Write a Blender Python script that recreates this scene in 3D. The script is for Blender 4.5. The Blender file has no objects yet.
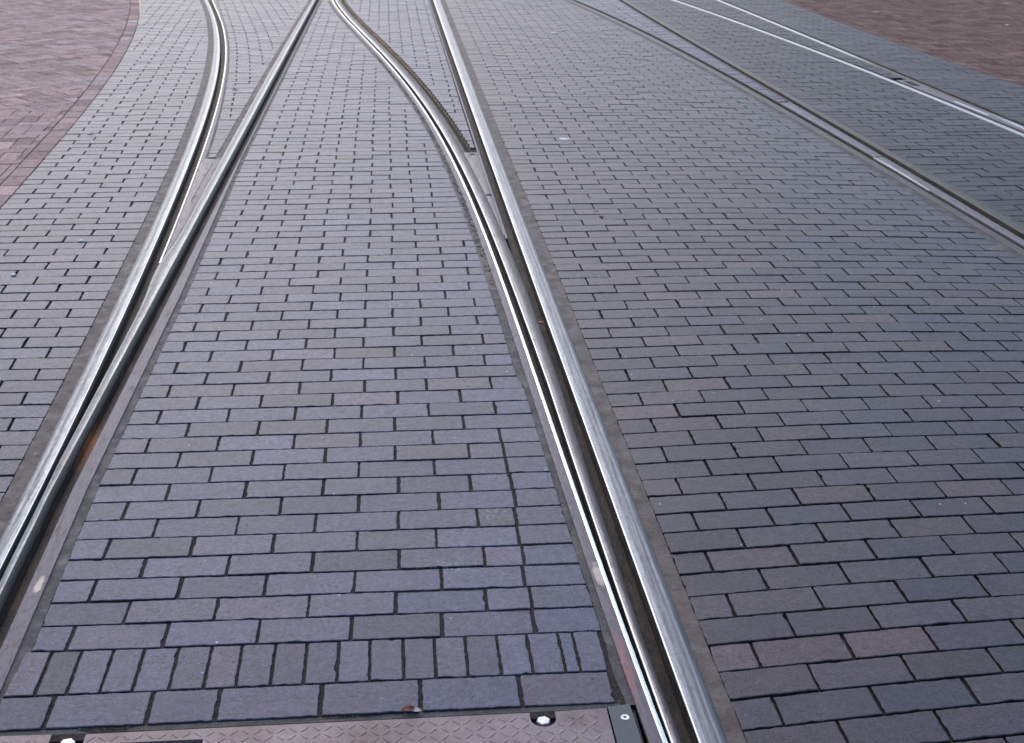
import bpy, bmesh, math, random
from mathutils import Vector, Matrix, noise
rnd = random.Random(7)
scene = bpy.context.scene
COL = scene.collection

# ------------------------------------------------------------------ tags / linking
def tag(o, label=None, cat=None, group=None, kind=None):
    if label: o['label'] = label
    if cat: o['category'] = cat
    if group: o['group'] = group
    if kind: o['kind'] = kind
    return o

def empty(name, loc, label, cat, group=None):
    o = bpy.data.objects.new(name, None); COL.objects.link(o); o.location = loc
    o.empty_display_size = .1
    return tag(o, label, cat, group)

def link(name, me, mat, parent=None, origin=None):
    """me holds world coordinates; origin re-centres the object"""
    o = bpy.data.objects.new(name, me); COL.objects.link(o)
    if mat: me.materials.append(mat)
    if parent is not None:
        o.parent = parent
        me.transform(Matrix.Translation(-Vector(parent.location)))
    elif origin is not None:
        me.transform(Matrix.Translation(-Vector(origin))); o.location = origin
    return o

# ------------------------------------------------------------------ traced ground curves  X(Y)
EDGE = {
 'a0':([-2.57619e-07, 2.3182e-05, -0.000919985, 0.00919576, -0.0708442, -0.914387],3.34,16.00),
 'a1':([1.30549e-06, -5.79305e-05, 0.000680635, -0.0055755, -0.0083487, -0.96589],3.26,16.00),
 'a2':([5.18701e-06, -0.000237444, 0.00381956, -0.0316411, 0.0958175, -1.06922],2.94,16.00),
 'a3':([7.34911e-07, -0.000188266, -0.000932513, -0.0164177, -0.85502],5.75,16.00),
 'a4':([3.01732e-05, -0.00125694, 0.0118443, -0.0685449, -0.800614],5.75,16.00),
 'b0':([0.00722577, -1.06499],7.36,16.01),
 'b1':([0.000642249, -0.0061333, -0.968875],2.94,16.01),
 'b2':([4.68614e-05, 0.00619463, -0.969346],2.94,16.01),
 'b3':([-4.47604e-05, 0.00769151, -0.931936],2.94,16.01),
 'b4':([0.000116174, 0.00198532, -0.867099],2.53,16.01),
 'b5':([0.0045048, -0.849833],2.35,6.38),
 'c0':([0.000752989, -0.0167042, 0.125761, -0.411696, 0.925798],2.25,8.95),
 'c1':([8.63559e-05, -0.00288961, 0.025953, -0.112232, 0.628119],2.10,16.02),
 'c2':([7.28399e-05, -0.00238874, 0.019541, -0.0807425, 0.619936],2.10,16.02),
 'c3':([4.38585e-05, -0.00135641, 0.00674515, -0.0153605, 0.539279],2.10,16.02),
 'c4':([2.46096e-05, -0.000710666, -0.000605355, 0.02286, 0.496058],2.10,16.02),
 'c5':([-0.00464235, -0.00862123, 0.807257],7.94,16.02),
 'd0':([-0.00118311, 0.507394],6.81,16.03),
 'd1':([0.000115205, -0.00633392, 0.597881],2.09,16.03),
 'd2':([9.10043e-05, -0.00396449, 0.643182],2.09,16.03),
 'd3':([-0.000308083, 0.00472364, 0.667595],2.09,16.03),
 'e0':([-0.000222139, 0.00240693, -0.0310773, 2.92617],5.39,16.04),
 'e1':([-0.000298967, 0.00465842, -0.0501804, 3.01828],5.77,16.04),
 'e2':([-0.000288672, 0.00418279, -0.0419324, 3.01342],5.77,16.04),
 'f1':([0.000138217, -0.00415357, 0.0226604, 2.88819],5.76,16.05),
 'f2':([0.000167714, -0.00504947, 0.0312279, 2.90809],5.76,16.05),
 'g1':([-0.00515997, 0.0510582, 3.94358],7.97,16.06),
 'h1':([-0.000997298, 0.00505984, 4.15674],8.19,16.06),
 'redl':([2.63812e-05, -0.00144036, 0.0202416, -0.154902, -1.43],6.44,15.99),
 'redr':([0.00568197, -0.162821, 5.93247],9.77,16.07),
}
def E(n, y):
    c, a, b = EDGE[n]
    f = lambda t: sum(k*t**(len(c)-1-i) for i, k in enumerate(c))
    if y < a:
        h = .8; s = (f(a+h)-f(a))/h; return f(a)+(y-a)*s
    if y > b:
        h = .8; s = (f(b)-f(b-h))/h; return f(b)+(y-b)*s
    return f(y)
YN, YF = 1.0, 19.0
# a few curves get sensible run-outs where the photograph does not show them
def a1(y): return E('a1', y)
def a2(y): return E('a2', y) if y > 3.0 else E('a2', 3.0)+(3.0-y)*.018
def b1(y): return max(E('b1', y)-.022*math.exp(-((y-5.38)/.36)**2), a2(y)+.008)
def b2(y): return max(E('b2', y), max(E('b1', y), a2(y)+.008)+.03)
def b3(y): return b2(y)+.043
def b4(y): return b3(y)+(.042 if y < 5 else max(.012, .042-(y-5)*.012))
def b5(y): return b4(y)+max(.016, .03-.002*y)
def a0(y): return a1(y)-.045
def a3(y): return a2(y)+.044 if y < 14 else a2(y)+.04
def a4(y): return max(E('a4', y), a3(y)+.01)
def b0(y): return b1(y)-.035
def c1(y): return E('c1', y)
def c2(y): return c1(y)+.036
def c3(y): return c2(y)+.033 if y > 4 else c2(y)+.033-(4-y)*.011
def c4(y): return c3(y)+ (.048 if y > 5 else max(.016, .048-(5-y)*.0125))
def c0(y): return c1(y)-.016 - (.012 if y > 4 else 0)
def d1(y): return E('d1', y)
def d2(y): return E('d2', y)+.004
def d3(y): return d2(y)+min(.052, .036+.004*(y-2))
def d0(y): return d1(y)-.06
def e0(y): return E('e0', y)
def e1(y): return E('e1', y)
def e2(y): return E('e2', y)
def f1(y): return max(E('f1', y), e2(y)+.012)
def f2(y): return f1(y)+.046
def g1(y): return E('g1', y)
def h1(y): return max(E('h1', y), g1(y)+.10)
def redl(y): return E('redl', y)
def redr(y): return E('redr', y)

# ------------------------------------------------------------------ material helpers
def mat(name):
    m = bpy.data.materials.new(name); m.use_nodes = True
    nt = m.node_tree; nt.nodes.clear()
    out = nt.nodes.new('ShaderNodeOutputMaterial'); p = nt.nodes.new('ShaderNodeBsdfPrincipled')
    nt.links.new(p.outputs[0], out.inputs[0])
    return m, nt, p
class N:
    def __init__(s, nt): s.nt = nt
    def n(s, t, **k):
        x = s.nt.nodes.new(t)
        for a, b in k.items(): setattr(x, a, b)
        return x
    def l(s, a, b): s.nt.links.new(a, b)
    def pos(s): return s.n('ShaderNodeNewGeometry').outputs['Position']
    def noise(s, scale, detail=4, rough=.6, vec=None, dist=0, out='Fac'):
        x = s.n('ShaderNodeTexNoise'); x.inputs['Scale'].default_value = scale
        x.inputs['Detail'].default_value = detail; x.inputs['Roughness'].default_value = rough
        x.inputs['Distortion'].default_value = dist
        s.l(vec if vec is not None else s.pos(), x.inputs['Vector']); return x.outputs[out]
    def scale(s, v):
        x = s.n('ShaderNodeMapping'); x.inputs['Scale'].default_value = v
        s.l(s.pos(), x.inputs['Vector']); return x.outputs[0]
    def ramp(s, fac, stops, interp='LINEAR'):
        x = s.n('ShaderNodeValToRGB'); x.color_ramp.interpolation = interp
        e = x.color_ramp.elements
        while len(e) < len(stops): e.new(.5)
        for k, (p, c) in enumerate(stops):
            e[k].position = p
            e[k].color = (c, c, c, 1) if isinstance(c, (int, float)) else (*c, 1)
        s.l(fac, x.inputs[0]); return x.outputs[0]
    def mix(s, fac, a, b, mode='MIX'):
        x = s.n('ShaderNodeMix', data_type='RGBA', blend_type=mode)
        for inp, v in ((x.inputs[0], fac), (x.inputs[6], a), (x.inputs[7], b)):
            if isinstance(v, (int, float)): inp.default_value = v
            elif isinstance(v, tuple): inp.default_value = (*v, 1)
            else: s.l(v, inp)
        return x.outputs[2]
    def math(s, op, a, b=0., c=None):
        x = s.n('ShaderNodeMath', operation=op)
        for inp, v in zip(x.inputs, (a, b) if c is None else (a, b, c)):
            if isinstance(v, (int, float)): inp.default_value = v
            else: s.l(v, inp)
        return x.outputs[0]
    def spot(s, loc, rad, soft=.5, wob=25):
        """mask of a stain of its own place and ragged outline"""
        d = s.n('ShaderNodeVectorMath', operation='SUBTRACT'); s.l(s.pos(), d.inputs[0]); d.inputs[1].default_value = loc
        sc = s.n('ShaderNodeVectorMath', operation='DIVIDE'); s.l(d.outputs[0], sc.inputs[0]); sc.inputs[1].default_value = rad
        ln = s.n('ShaderNodeVectorMath', operation='LENGTH'); s.l(sc.outputs[0], ln.inputs[0])
        v = s.math('ADD', ln.outputs['Value'], s.math('MULTIPLY', s.noise(wob, 3), .9))
        return s.ramp(v, [(1.0-soft*.5 if soft < 1 else .5, 1), (1.0, 0)]) if False else s.math('SMOOTHSTEP' if False else 'SUBTRACT', 1.0, s.clampramp(v, 1.35-soft, 1.35))
    def clampramp(s, v, a, b):
        x = s.n('ShaderNodeMapRange'); x.inputs['From Min'].default_value = a; x.inputs['From Max'].default_value = b
        s.l(v, x.inputs['Value']); return x.outputs[0]
    def bump(s, h, strength, dist=.002, normal=None):
        x = s.n('ShaderNodeBump'); x.inputs['Strength'].default_value = strength; x.inputs['Distance'].default_value = dist
        s.l(h, x.inputs['Height'])
        if normal is not None: s.l(normal, x.inputs['Normal'])
        return x.outputs[0]

def brick_mat(name, ca, cb, cc, rough=(.44, .58), wear=.5, specks=1.0, blotch=.35, spec=.36, cd=(.05, .045, .055)):
    """clinker pavers: tone from the per-brick 'tint' attribute, grain and scuffs from noise"""
    m, nt, p = mat(name); g = N(nt)
    at = g.n('ShaderNodeAttribute', attribute_name='tint')
    sp = g.n('ShaderNodeSeparateColor'); g.l(at.outputs['Color'], sp.inputs[0])
    r, gg, b = sp.outputs
    base = g.mix(r, ca, cb)
    base = g.mix(g.ramp(gg, [(.78, 0), (.97, .75)]), base, cc)
    base = g.mix(g.ramp(gg, [(.02, .45), (.10, 0)]), base, cd)
    val = g.math('ADD', g.math('MULTIPLY', b, .60), .70)
    base = g.mix(1.0, base, g.mix(1.0, (1, 1, 1), val, 'MULTIPLY'), 'MULTIPLY')
    # grain of the fired clay, coarse enough to be seen from eye height
    base = g.mix(1.0, base, g.ramp(g.noise(330, 2, .6), [(.28, .60), (.5, 1.0), (.75, 1.45)]), 'MULTIPLY')
    base = g.mix(1.0, base, g.ramp(g.noise(95, 5, .78), [(.3, .62), (.5, 1.0), (.72, 1.38)]), 'MULTIPLY')
    base = g.mix(1.0, base, g.ramp(g.noise(15, 5, .7, dist=.4), [(.3, .90), (.7, 1.10)]), 'MULTIPLY')
    base = g.mix(g.ramp(g.noise(1.6, 3, .6), [(.5, 0), (.75, blotch)]), base, cc)
    base = g.mix(1.0, base, g.ramp(g.noise(38, 4, .7, dist=.8), [(.32, .72), (.5, 1.0), (.68, 1.2)]), 'MULTIPLY')
    # dark grime patches, tyre and foot dirt
    gr = g.math('MULTIPLY', g.ramp(g.noise(34, 5, .75, dist=.5), [(.51, 0), (.63, .7)]), g.ramp(g.noise(4.2, 3, .6), [(.36, 0), (.56, 1)]))
    base = g.mix(gr, base, cd)
    # pale scuffs and dried splashes
    sc = g.ramp(g.noise(46, 6, .8, dist=.7), [(.61, 0), (.72, 1)])
    sc2 = g.ramp(g.noise(2.7, 2, .5), [(.48, 0), (.60, 1)])
    base = g.mix(g.math('MULTIPLY', g.math('MULTIPLY', sc, sc2), wear), base, (.38, .37, .39))
    scr = g.ramp(g.noise(22, 3, .6, g.scale((6, .9, 1)), 1.2), [(.68, 0), (.72, 1)])
    base = g.mix(g.math('MULTIPLY', scr, .16), base, (.34, .33, .35))
    # pits
    v = g.n('ShaderNodeTexVoronoi'); v.inputs['Scale'].default_value = 62; g.l(g.pos(), v.inputs['Vector'])
    pit = g.ramp(v.outputs['Distance'], [(.08, 1), (.17, 0)])
    vc = g.n('ShaderNodeSeparateColor'); g.l(v.outputs['Color'], vc.inputs[0])
    pit = g.math('MULTIPLY', pit, g.ramp(vc.outputs[0], [(.70, 0), (.73, 1)]))
    base = g.mix(g.math('MULTIPLY', pit, .7), base, (.02, .018, .02))
    # white specks
    v2 = g.n('ShaderNodeTexVoronoi'); v2.inputs['Scale'].default_value = 17; g.l(g.pos(), v2.inputs['Vector'])
    s2 = g.n('ShaderNodeSeparateColor'); g.l(v2.outputs['Color'], s2.inputs[0])
    wsp = g.math('MULTIPLY', g.ramp(v2.outputs['Distance'], [(.03, 1), (.07, 0)]), g.ramp(s2.outputs[1], [(.82, 0), (.84, 1)]))
    base = g.mix(g.math('MULTIPLY', wsp, specks), base, (.6, .58, .55))
    px = g.n('ShaderNodeSeparateXYZ'); g.l(g.pos(), px.inputs[0])
    soil = at.outputs['Alpha']      # joint soil clings to the sunk sides
    base = g.mix(soil, base, g.mix(g.noise(140, 3, .8), (.008, .007, .007), (.035, .028, .024)))
    g.l(base, p.inputs['Base Color'])
    rg = g.ramp(g.noise(90, 4, .7), [(.3, rough[0]), (.7, rough[1])])
    g.l(g.mix(soil, rg, (.95, .95, .95)), p.inputs['Roughness'])
    p.inputs['Specular IOR Level'].default_value = spec
    h = g.math('ADD', g.noise(210, 4, .75), g.math('MULTIPLY', g.noise(60, 3, .6), .6))
    h = g.math('SUBTRACT', h, g.math('MULTIPLY', pit, .8))
    g.l(g.bump(h, .9, .0014), p.inputs['Normal'])
    return m, nt, p, g

M = {}
M['slate'], nt, p, g = brick_mat('slate_clinker', (.086, .080, .132), (.116, .099, .150), (.140, .098, .128))
bc = p.inputs['Base Color'].links[0].from_socket          # two dried splashes seen on the middle panel
for loc, r in (((.236, 3.081, 0), (.09, .06, 1)), ((.117, 2.826, 0), (.10, .05, 1))):
    k = g.math('MULTIPLY', g.spot(loc, r, .5, 30), g.ramp(g.noise(85, 4, .8), [(.53, 0), (.64, .75)]))
    bc = g.mix(k, bc, (.42, .42, .43))
g.l(bc, p.inputs['Base Color'])
M['purple'], nt, p, g = brick_mat('purple_clinker', (.052, .043, .062), (.088, .058, .072), (.120, .070, .068), wear=.6, blotch=.5)
M['slate_pale'], *_ = brick_mat('pale_slate_clinker', (.078, .073, .116), (.112, .094, .132), (.132, .094, .112))
M['slate_dark'], *_ = brick_mat('dark_slate_clinker', (.052, .040, .050), (.084, .057, .065), (.095, .060, .062), spec=.18)
M['red'], *_ = brick_mat('dusty_red_clinker', (.550, .345, .280), (.680, .440, .370), (.620, .460, .400), rough=(.85, .95), specks=1.0, blotch=.4, wear=.9, spec=.1, cd=(.26, .14, .11))
M['red_dark'], *_ = brick_mat('brown_red_clinker', (.230, .125, .092), (.300, .170, .130), (.240, .150, .118), rough=(.85, .95), blotch=.4, spec=.1, cd=(.07, .04, .04))

def sand_mat():
    m, nt, p = mat('joint_sand'); g = N(nt)
    c = g.ramp(g.noise(120, 4, .8), [(.3, (.025, .019, .016)), (.52, (.065, .048, .039)), (.72, (.16, .12, .095))])
    g.l(c, p.inputs['Base Color']); p.inputs['Roughness'].default_value = .95; p.inputs['Specular IOR Level'].default_value = .2
    g.l(g.bump(g.noise(300, 3, .8), 1, .002), p.inputs['Normal']); return m
M['sand'] = sand_mat()
def pavement_mat():
    m, nt, p = mat('distant_paving'); g = N(nt)
    b = g.n('ShaderNodeTexBrick'); g.l(g.pos(), b.inputs['Vector'])
    b.inputs['Scale'].default_value = 1; b.inputs['Brick Width'].default_value = .21; b.inputs['Row Height'].default_value = .1035
    b.inputs['Mortar Size'].default_value = .004; b.inputs['Mortar'].default_value = (.03, .027, .026, 1)
    b.inputs['Color1'].default_value = (.11, .10, .12, 1); b.inputs['Color2'].default_value = (.15, .13, .145, 1)
    c = g.mix(1.0, b.outputs['Color'], g.ramp(g.noise(12, 5, .7), [(.3, .8), (.7, 1.2)]), 'MULTIPLY')
    g.l(c, p.inputs['Base Color']); p.inputs['Roughness'].default_value = .6
    return m
M['far'] = pavement_mat()

def mortar_mat(name, lo, mid, hi):
    m, nt, p = mat(name); g = N(nt)
    c = g.ramp(g.noise(9, 5, .7), [(.3, lo), (.52, mid), (.75, hi)])
    c = g.mix(1.0, c, g.ramp(g.noise(210, 3, .7), [(.3, .72), (.7, 1.25)]), 'MULTIPLY')
    c = g.mix(g.ramp(g.noise(70, 4, .7), [(.62, 0), (.7, .5)]), c, (.30, .26, .22))
    c = g.mix(g.ramp(g.noise(5, 3, .5), [(.55, 0), (.7, .55)]), c, (.20, .13, .10))
    g.l(c, p.inputs['Base Color']); g.l(g.ramp(g.noise(20, 3), [(.3, .6), (.7, .9)]), p.inputs['Roughness'])
    h = g.math('ADD', g.noise(90, 5, .75), g.math('MULTIPLY', g.noise(18, 3), .8))
    g.l(g.bump(h, .9, .003), p.inputs['Normal']); return m
M['mortar'] = mortar_mat('weathered_mortar', (.10, .068, .052), (.165, .118, .092), (.25, .19, .155))
M['mortar_grey'] = mortar_mat('grey_mortar', (.062, .052, .046), (.105, .088, .076), (.20, .165, .14))

def steel_mat(name, col, rough, metal=1.0, streak=.35, rust=0., bumpy=.25, bands=None):
    """worn rail steel: streaks run along the rail (Y)"""
    m, nt, p = mat(name); g = N(nt)
    st = g.noise(7, 4, .7, g.scale((26, .55, 4)), .3)
    fine = g.noise(60, 3, .7, g.scale((9, .6, 3)))
    blot = g.noise(38, 4, .7)
    c = g.mix(1.0, col, g.ramp(st, [(.3, 1-streak), (.6, 1.0), (.8, 1.0+streak*.4)]), 'MULTIPLY')
    c = g.mix(1.0, c, g.ramp(blot, [(.3, .86), (.7, 1.08)]), 'MULTIPLY')
    rr = g.math('ADD', g.ramp(fine, [(.3, rough-.07), (.7, rough+.12)]), g.ramp(blot, [(.5, 0), (.75, .14)]))
    mt = metal
    if rust > 0:
        k = g.ramp(g.noise(16, 5, .75, g.scale((2.2, .5, 1))), [(.62-rust*.25, 0), (.72, 1)])
        c = g.mix(k, c, (.16, .085, .055)); rr = g.mix(k, rr, (.8, .8, .8))
        mt = g.math('MULTIPLY', g.math('SUBTRACT', 1.0, k), metal)
    if bands:      # bands of wear lie lengthwise across the head: where wheels run it is bright, elsewhere dull
        at = g.n('ShaderNodeAttribute', attribute_name='across')
        wv = g.math('ADD', at.outputs['Fac'], g.math('MULTIPLY', g.math('SUBTRACT', g.noise(3, 3, .6, g.scale((6, .5, 1))), .5), .10))
        k = g.ramp(wv, bands)
        c = g.mix(1.0, c, g.mix(k, (.60, .58, .57), (1.5, 1.52, 1.56)), 'MULTIPLY')
        rr = g.math('ADD', rr, g.ramp(k, [(0, .16), (1, -.02)]))
    g.l(c, p.inputs['Base Color']); g.l(rr, p.inputs['Roughness'])
    if isinstance(mt, float): p.inputs['Metallic'].default_value = mt
    else: g.l(mt, p.inputs['Metallic'])
    g.l(g.bump(g.math('ADD', fine, g.math('MULTIPLY', blot, .8)), bumpy, .0008), p.inputs['Normal'])
    return m, nt, p, g
M['head_a'], *_ = steel_mat('rolled_rail_head', (.17, .18, .195), .42, streak=.6, bands=[(.0, 0), (.15, .3), (.35, .75), (.5, .35), (.62, .5), (.8, 1), (1, 1)])
M['head_b'], *_ = steel_mat('rolled_rail_head', (.155, .163, .17), .42, streak=.55, bands=[(.0, .9), (.15, .55), (.35, .25), (.6, .5), (.82, 1), (1, 1)])
M['head_c'], *_ = steel_mat('rolled_rail_head', (.15, .143, .153), .44, streak=.5, rust=.2, bands=[(.0, 1), (.22, .95), (.42, .35), (.7, .1), (1, .0)])
M['head_d'], *_ = steel_mat('rolled_rail_head', (.185, .19, .205), .42, streak=.5, bands=[(.0, 1), (.16, .95), (.3, .45), (.5, .65), (.62, .3), (.72, .85), (.82, .4), (1, .1)])
M['edge'], *_ = steel_mat('polished_wheel_edge', (.46, .465, .48), .28, streak=.15, bumpy=.15)
M['bright'], *_ = steel_mat('wheel_burnished_edge', (.85, .84, .83), .25, streak=.04, bumpy=.15)
M['side'], *_ = steel_mat('dark_reflection_flank', (.022, .024, .019), .55, metal=.1, streak=.5, rust=.1)  # near-black colour paints in the dark surroundings the flank would mirror
M['dullhead'], *_ = steel_mat('dull_brown_rail_head', (.12, .105, .085), .55, metal=.4, streak=.4, rust=.4)
M['far_edge'], *_ = steel_mat('far_rail_head', (.36, .36, .365), .36, streak=.3, bumpy=.2)
M['h_head'], nt, p, g = steel_mat('partly_worn_rail_head', (.36, .36, .365), .36, streak=.3, bumpy=.2)
px = g.n('ShaderNodeSeparateXYZ'); g.l(g.pos(), px.inputs[0])
k = g.math('MULTIPLY', g.clampramp(px.outputs[1], 8.3, 8.8), g.clampramp(px.outputs[1], 11.6, 10.8))   # stretch the wheels do not touch
bc = p.inputs['Base Color'].links[0].from_socket; rr = p.inputs['Roughness'].links[0].from_socket
g.l(g.mix(k, bc, (.15, .125, .11)), p.inputs['Base Color']); g.l(g.mix(k, rr, (.6, .6, .6)), p.inputs['Roughness'])
M['lip'], nt, p, g = steel_mat('grey_purple_guard_lip', (.145, .120, .140), .55, metal=.25, streak=.25, rust=.2)
bc = p.inputs['Base Color'].links[0].from_socket
bc = g.mix(g.math('MULTIPLY', g.spot((.480, 2.36, 0), (.016, .17, 1), .4, 30), .8), bc, (.26, .105, .11))      # pink paint mark
bc = g.mix(g.spot((.478, 2.75, 0), (.016, .07, 1), .4, 40), bc, (.50, .42, .36))                            # bare pale patches
bc = g.mix(g.spot((-.872, 2.80, 0), (.012, .05, 1), .4, 40), bc, (.55, .46, .38))
g.l(bc, p.inputs['Base Color'])
M['plate'], *_ = steel_mat('grey_purple_frog_plate', (.19, .155, .165), .52, metal=.3, streak=.2, rust=.35)
m, nt, p = mat('rusty_groove_bed'); g = N(nt)
c = g.ramp(g.noise(14, 5, .75, g.scale((2, .6, 1))), [(.3, (.016, .011, .008)), (.48, (.060, .038, .024)), (.66, (.13, .082, .05)), (.82, (.24, .16, .10))])
c = g.mix(g.math('MULTIPLY', g.spot((-.915, 3.66, -.02), (.06, .24, 1), .8, 14), .85), c, (.52, .20, .055))     # orange rust patch
c = g.mix(1.0, c, g.ramp(g.noise(150, 3, .7), [(.3, .7), (.7, 1.3)]), 'MULTIPLY')
g.l(c, p.inputs['Base Color']); p.inputs['Roughness'].default_value = .75
g.l(g.bump(g.noise(60, 5, .8), 1, .004), p.inputs['Normal']); M['bed'] = m

def plain(name, col, rough=.6, metal=0., var=.25, sc=60):
    m, nt, p = mat(name); g = N(nt)
    c = g.mix(1.0, col, g.ramp(g.noise(sc, 4, .7), [(.3, 1-var), (.7, 1+var*.6)]), 'MULTIPLY')
    g.l(c, p.inputs['Base Color']); p.inputs['Roughness'].default_value = rough; p.inputs['Metallic'].default_value = metal
    g.l(g.bump(g.noise(sc*2, 3), .4, .001), p.inputs['Normal'])
    return m
M['zinc'] = plain('bright_zinc', (.60, .59, .58), .36, .5, .2)
M['dark'] = plain('black_recess', (.02, .016, .014), .9)
M['bluebar'] = plain('dark_blue_painted_steel', (.038, .050, .060), .42, .2, .2, 90)
M['leaf'] = plain('orange_leaf', (.36, .10, .05), .6, 0, .35, 150)
M['redbit'] = plain('red_plastic', (.62, .07, .03), .5, 0, .2, 150)
M['gum'] = plain('dirty_white_gum', (.86, .84, .80), .7, 0, .2, 120)
M['butt'] = plain('tan_paper', (.74, .58, .48), .8, 0, .2, 150)
M['dirt'] = plain('dark_tar', (.03, .026, .024), .6, 0, .3, 100)
M['gap'] = plain('dark_brown_dirt', (.030, .022, .017), .95, 0, .5, 60)
M['moss'] = plain('dry_moss', (.075, .070, .035), .9, 0, .4, 200)
m, nt, p = mat('tread_plate_steel'); g = N(nt)
c = g.ramp(g.noise(9, 5, .7), [(.3, (.11, .080, .076)), (.5, (.185, .142, .142)), (.72, (.26, .215, .22))])
c = g.mix(g.ramp(g.noise(48, 4, .75), [(.52, 0), (.68, .6)]), c, (.22, .125, .09))
c = g.mix(1.0, c, g.ramp(g.noise(230, 3, .7), [(.3, .75), (.7, 1.2)]), 'MULTIPLY')
g.l(c, p.inputs['Base Color']); p.inputs['Roughness'].default_value = .5; p.inputs['Metallic'].default_value = .35
g.l(g.bump(g.noise(120, 4, .7), .5, .001), p.inputs['Normal']); M['tread'] = m

# ------------------------------------------------------------------ brick meshes
class Bricks:
    def __init__(s): s.v = []; s.f = []; s.t = []
    def add(s, quad, gap, lod, tint, tilt=.004, dz=.0010, chip=True, gaps=None):
        """quad: 3-5 corner list (x,y) counter-clockwise; gap: half joint width per side"""
        n = len(quad)
        P = [Vector(q) for q in quad]
        # inset each edge by its gap
        if gaps is None: gaps = [gap]*n
        lines = []
        for k in range(n):
            a, b = P[k], P[(k+1) % n]; d = (b-a)
            if d.length < 1e-5: return
            d.normalize(); nn = Vector((-d.y, d.x)); lines.append((a+nn*gaps[k], d))
        Q = []
        for k in range(n):
            (p1, d1_), (p2, d2_) = lines[k-1], lines[k]
            den = d1_.x*d2_.y-d1_.y*d2_.x
            if abs(den) < 1e-6: Q.append(p2.copy()); continue
            t = ((p2.x-p1.x)*d2_.y-(p2.y-p1.y)*d2_.x)/den; Q.append(p1+d1_*t)
        area = sum(Q[k].x*Q[(k+1) % n].y-Q[(k+1) % n].x*Q[k].y for k in range(n))/2
        if area < .0006: return
        c = sum(Q, Vector((0, 0)))/n
        if any(((Q[(k+1) % n]-Q[k]).dot(P[(k+1) % n]-P[k])) <= 0 for k in range(n)): return
        R = []
        seg = (0, .011, .028)[lod]
        amp = (0, .0013, .0012)[lod]
        for k in range(n):
            a, b = Q[k], Q[(k+1) % n]; L = (b-a).length
            m_ = max(1, int(L/seg)) if lod else 1
            d = (b-a)/max(L, 1e-6); nn = Vector((-d.y, d.x))
            cp = rnd.random()*L if (chip and lod and rnd.random() < (.42 if k == 0 else .14)) else None
            cr = rnd.uniform(.006, .022); cdp = rnd.uniform(.0015, .0045)
            for q in range(m_):
                pt = a+(b-a)*(q/m_)
                if lod:
                    o = noise.noise(Vector((pt.x*60, pt.y*60, k*3.1)))*amp*1.7+rnd.uniform(-.4, .4)*amp
                    if q == 0: o += .0004
                    if cp is not None and abs(q/m_*L-cp) < cr: o += cdp*(1-((q/m_*L-cp)/cr)**2)
                    pt = pt+nn*o
                    if q == 0: pt = pt+(c-pt).normalized()*.0002
                R.append(pt)
        z0 = rnd.uniform(-dz, dz); tx, ty = rnd.uniform(-tilt, tilt), rnd.uniform(-tilt, tilt)
        zf = lambda q: z0+(q.x-c.x)*tx+(q.y-c.y)*ty
        base = len(s.v); m_ = len(R)
        bw = .0017 if lod else .0020
        def shrink(q, w):
            d = c-q; L = d.length
            return q+Vector((math.copysign(min(w, abs(d.x)), d.x), math.copysign(min(w, abs(d.y)), d.y)))
        rings = [[(q, -.022) for q in R], [(q, -.0018) for q in R], [(shrink(q, bw*.45), -.0005) for q in R], [(shrink(q, bw), 0) for q in R]]
        if not lod: rings = [rings[0], rings[1], rings[3]]
        for rg in rings:
            for q, z in rg: s.v.append((q.x, q.y, zf(q)+z))
        nr = len(rings)
        for r_ in range(nr-1):
            for k in range(m_):
                k2 = (k+1) % m_
                s.f.append((base+r_*m_+k, base+r_*m_+k2, base+(r_+1)*m_+k2, base+(r_+1)*m_+k)); s.t.append((*tint, 1. if r_ == 0 else 0.))
        s.f.append(tuple(base+(nr-1)*m_+k for k in range(m_))); s.t.append((*tint, 0.))
    def build(s, name, material):
        me = bpy.data.meshes.new(name); me.from_pydata(s.v, [], s.f); me.validate()
        at = me.attributes.new('tint', 'FLOAT_COLOR', 'FACE')
        flat = [c for t in s.t for c in t]
        if len(me.polygons) == len(s.t): at.data.foreach_set('color', flat)
        o = link(name, me, material); tag(o, kind='structure'); return o
def tint(): return (rnd.random(), rnd.random(), min(1, max(0, rnd.gauss(.5, .24))))
def lod_of(y): return 1 if y < 5.6 else (2 if y < 9.5 else 0)

def strip_mesh(name, fa, fb, ya, yb, z, step=.12, nx=1, jitter=0, zj=0):
    v, f = [], []; n = max(1, int((yb-ya)/step)); 
    for k in range(n+1):
        y = ya+(yb-ya)*k/n; a, b = fa(y), fb(y)
        for q in range(nx+1):
            x = a+(b-a)*q/nx
            if jitter and q in (0, nx): x += jitter*noise.noise(Vector((x*3, y*22, 5)))
            v.append((x, y, z+(zj*noise.noise(Vector((x*30, y*18, 1))) if zj else 0)))
    for k in range(n):
        for q in range(nx):
            i = k*(nx+1)+q; f.append((i, i+1, i+nx+2, i+nx+1))
    me = bpy.data.meshes.new(name); me.from_pydata(v, [], f)
    for p_ in me.polygons: p_.use_smooth = True
    return me
def bed(name, fa, fb, ya, yb, z=-.0085):
    o = link(name, strip_mesh(name, fa, fb, ya, yb, z), M['sand']); tag(o, kind='structure'); return o

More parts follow.
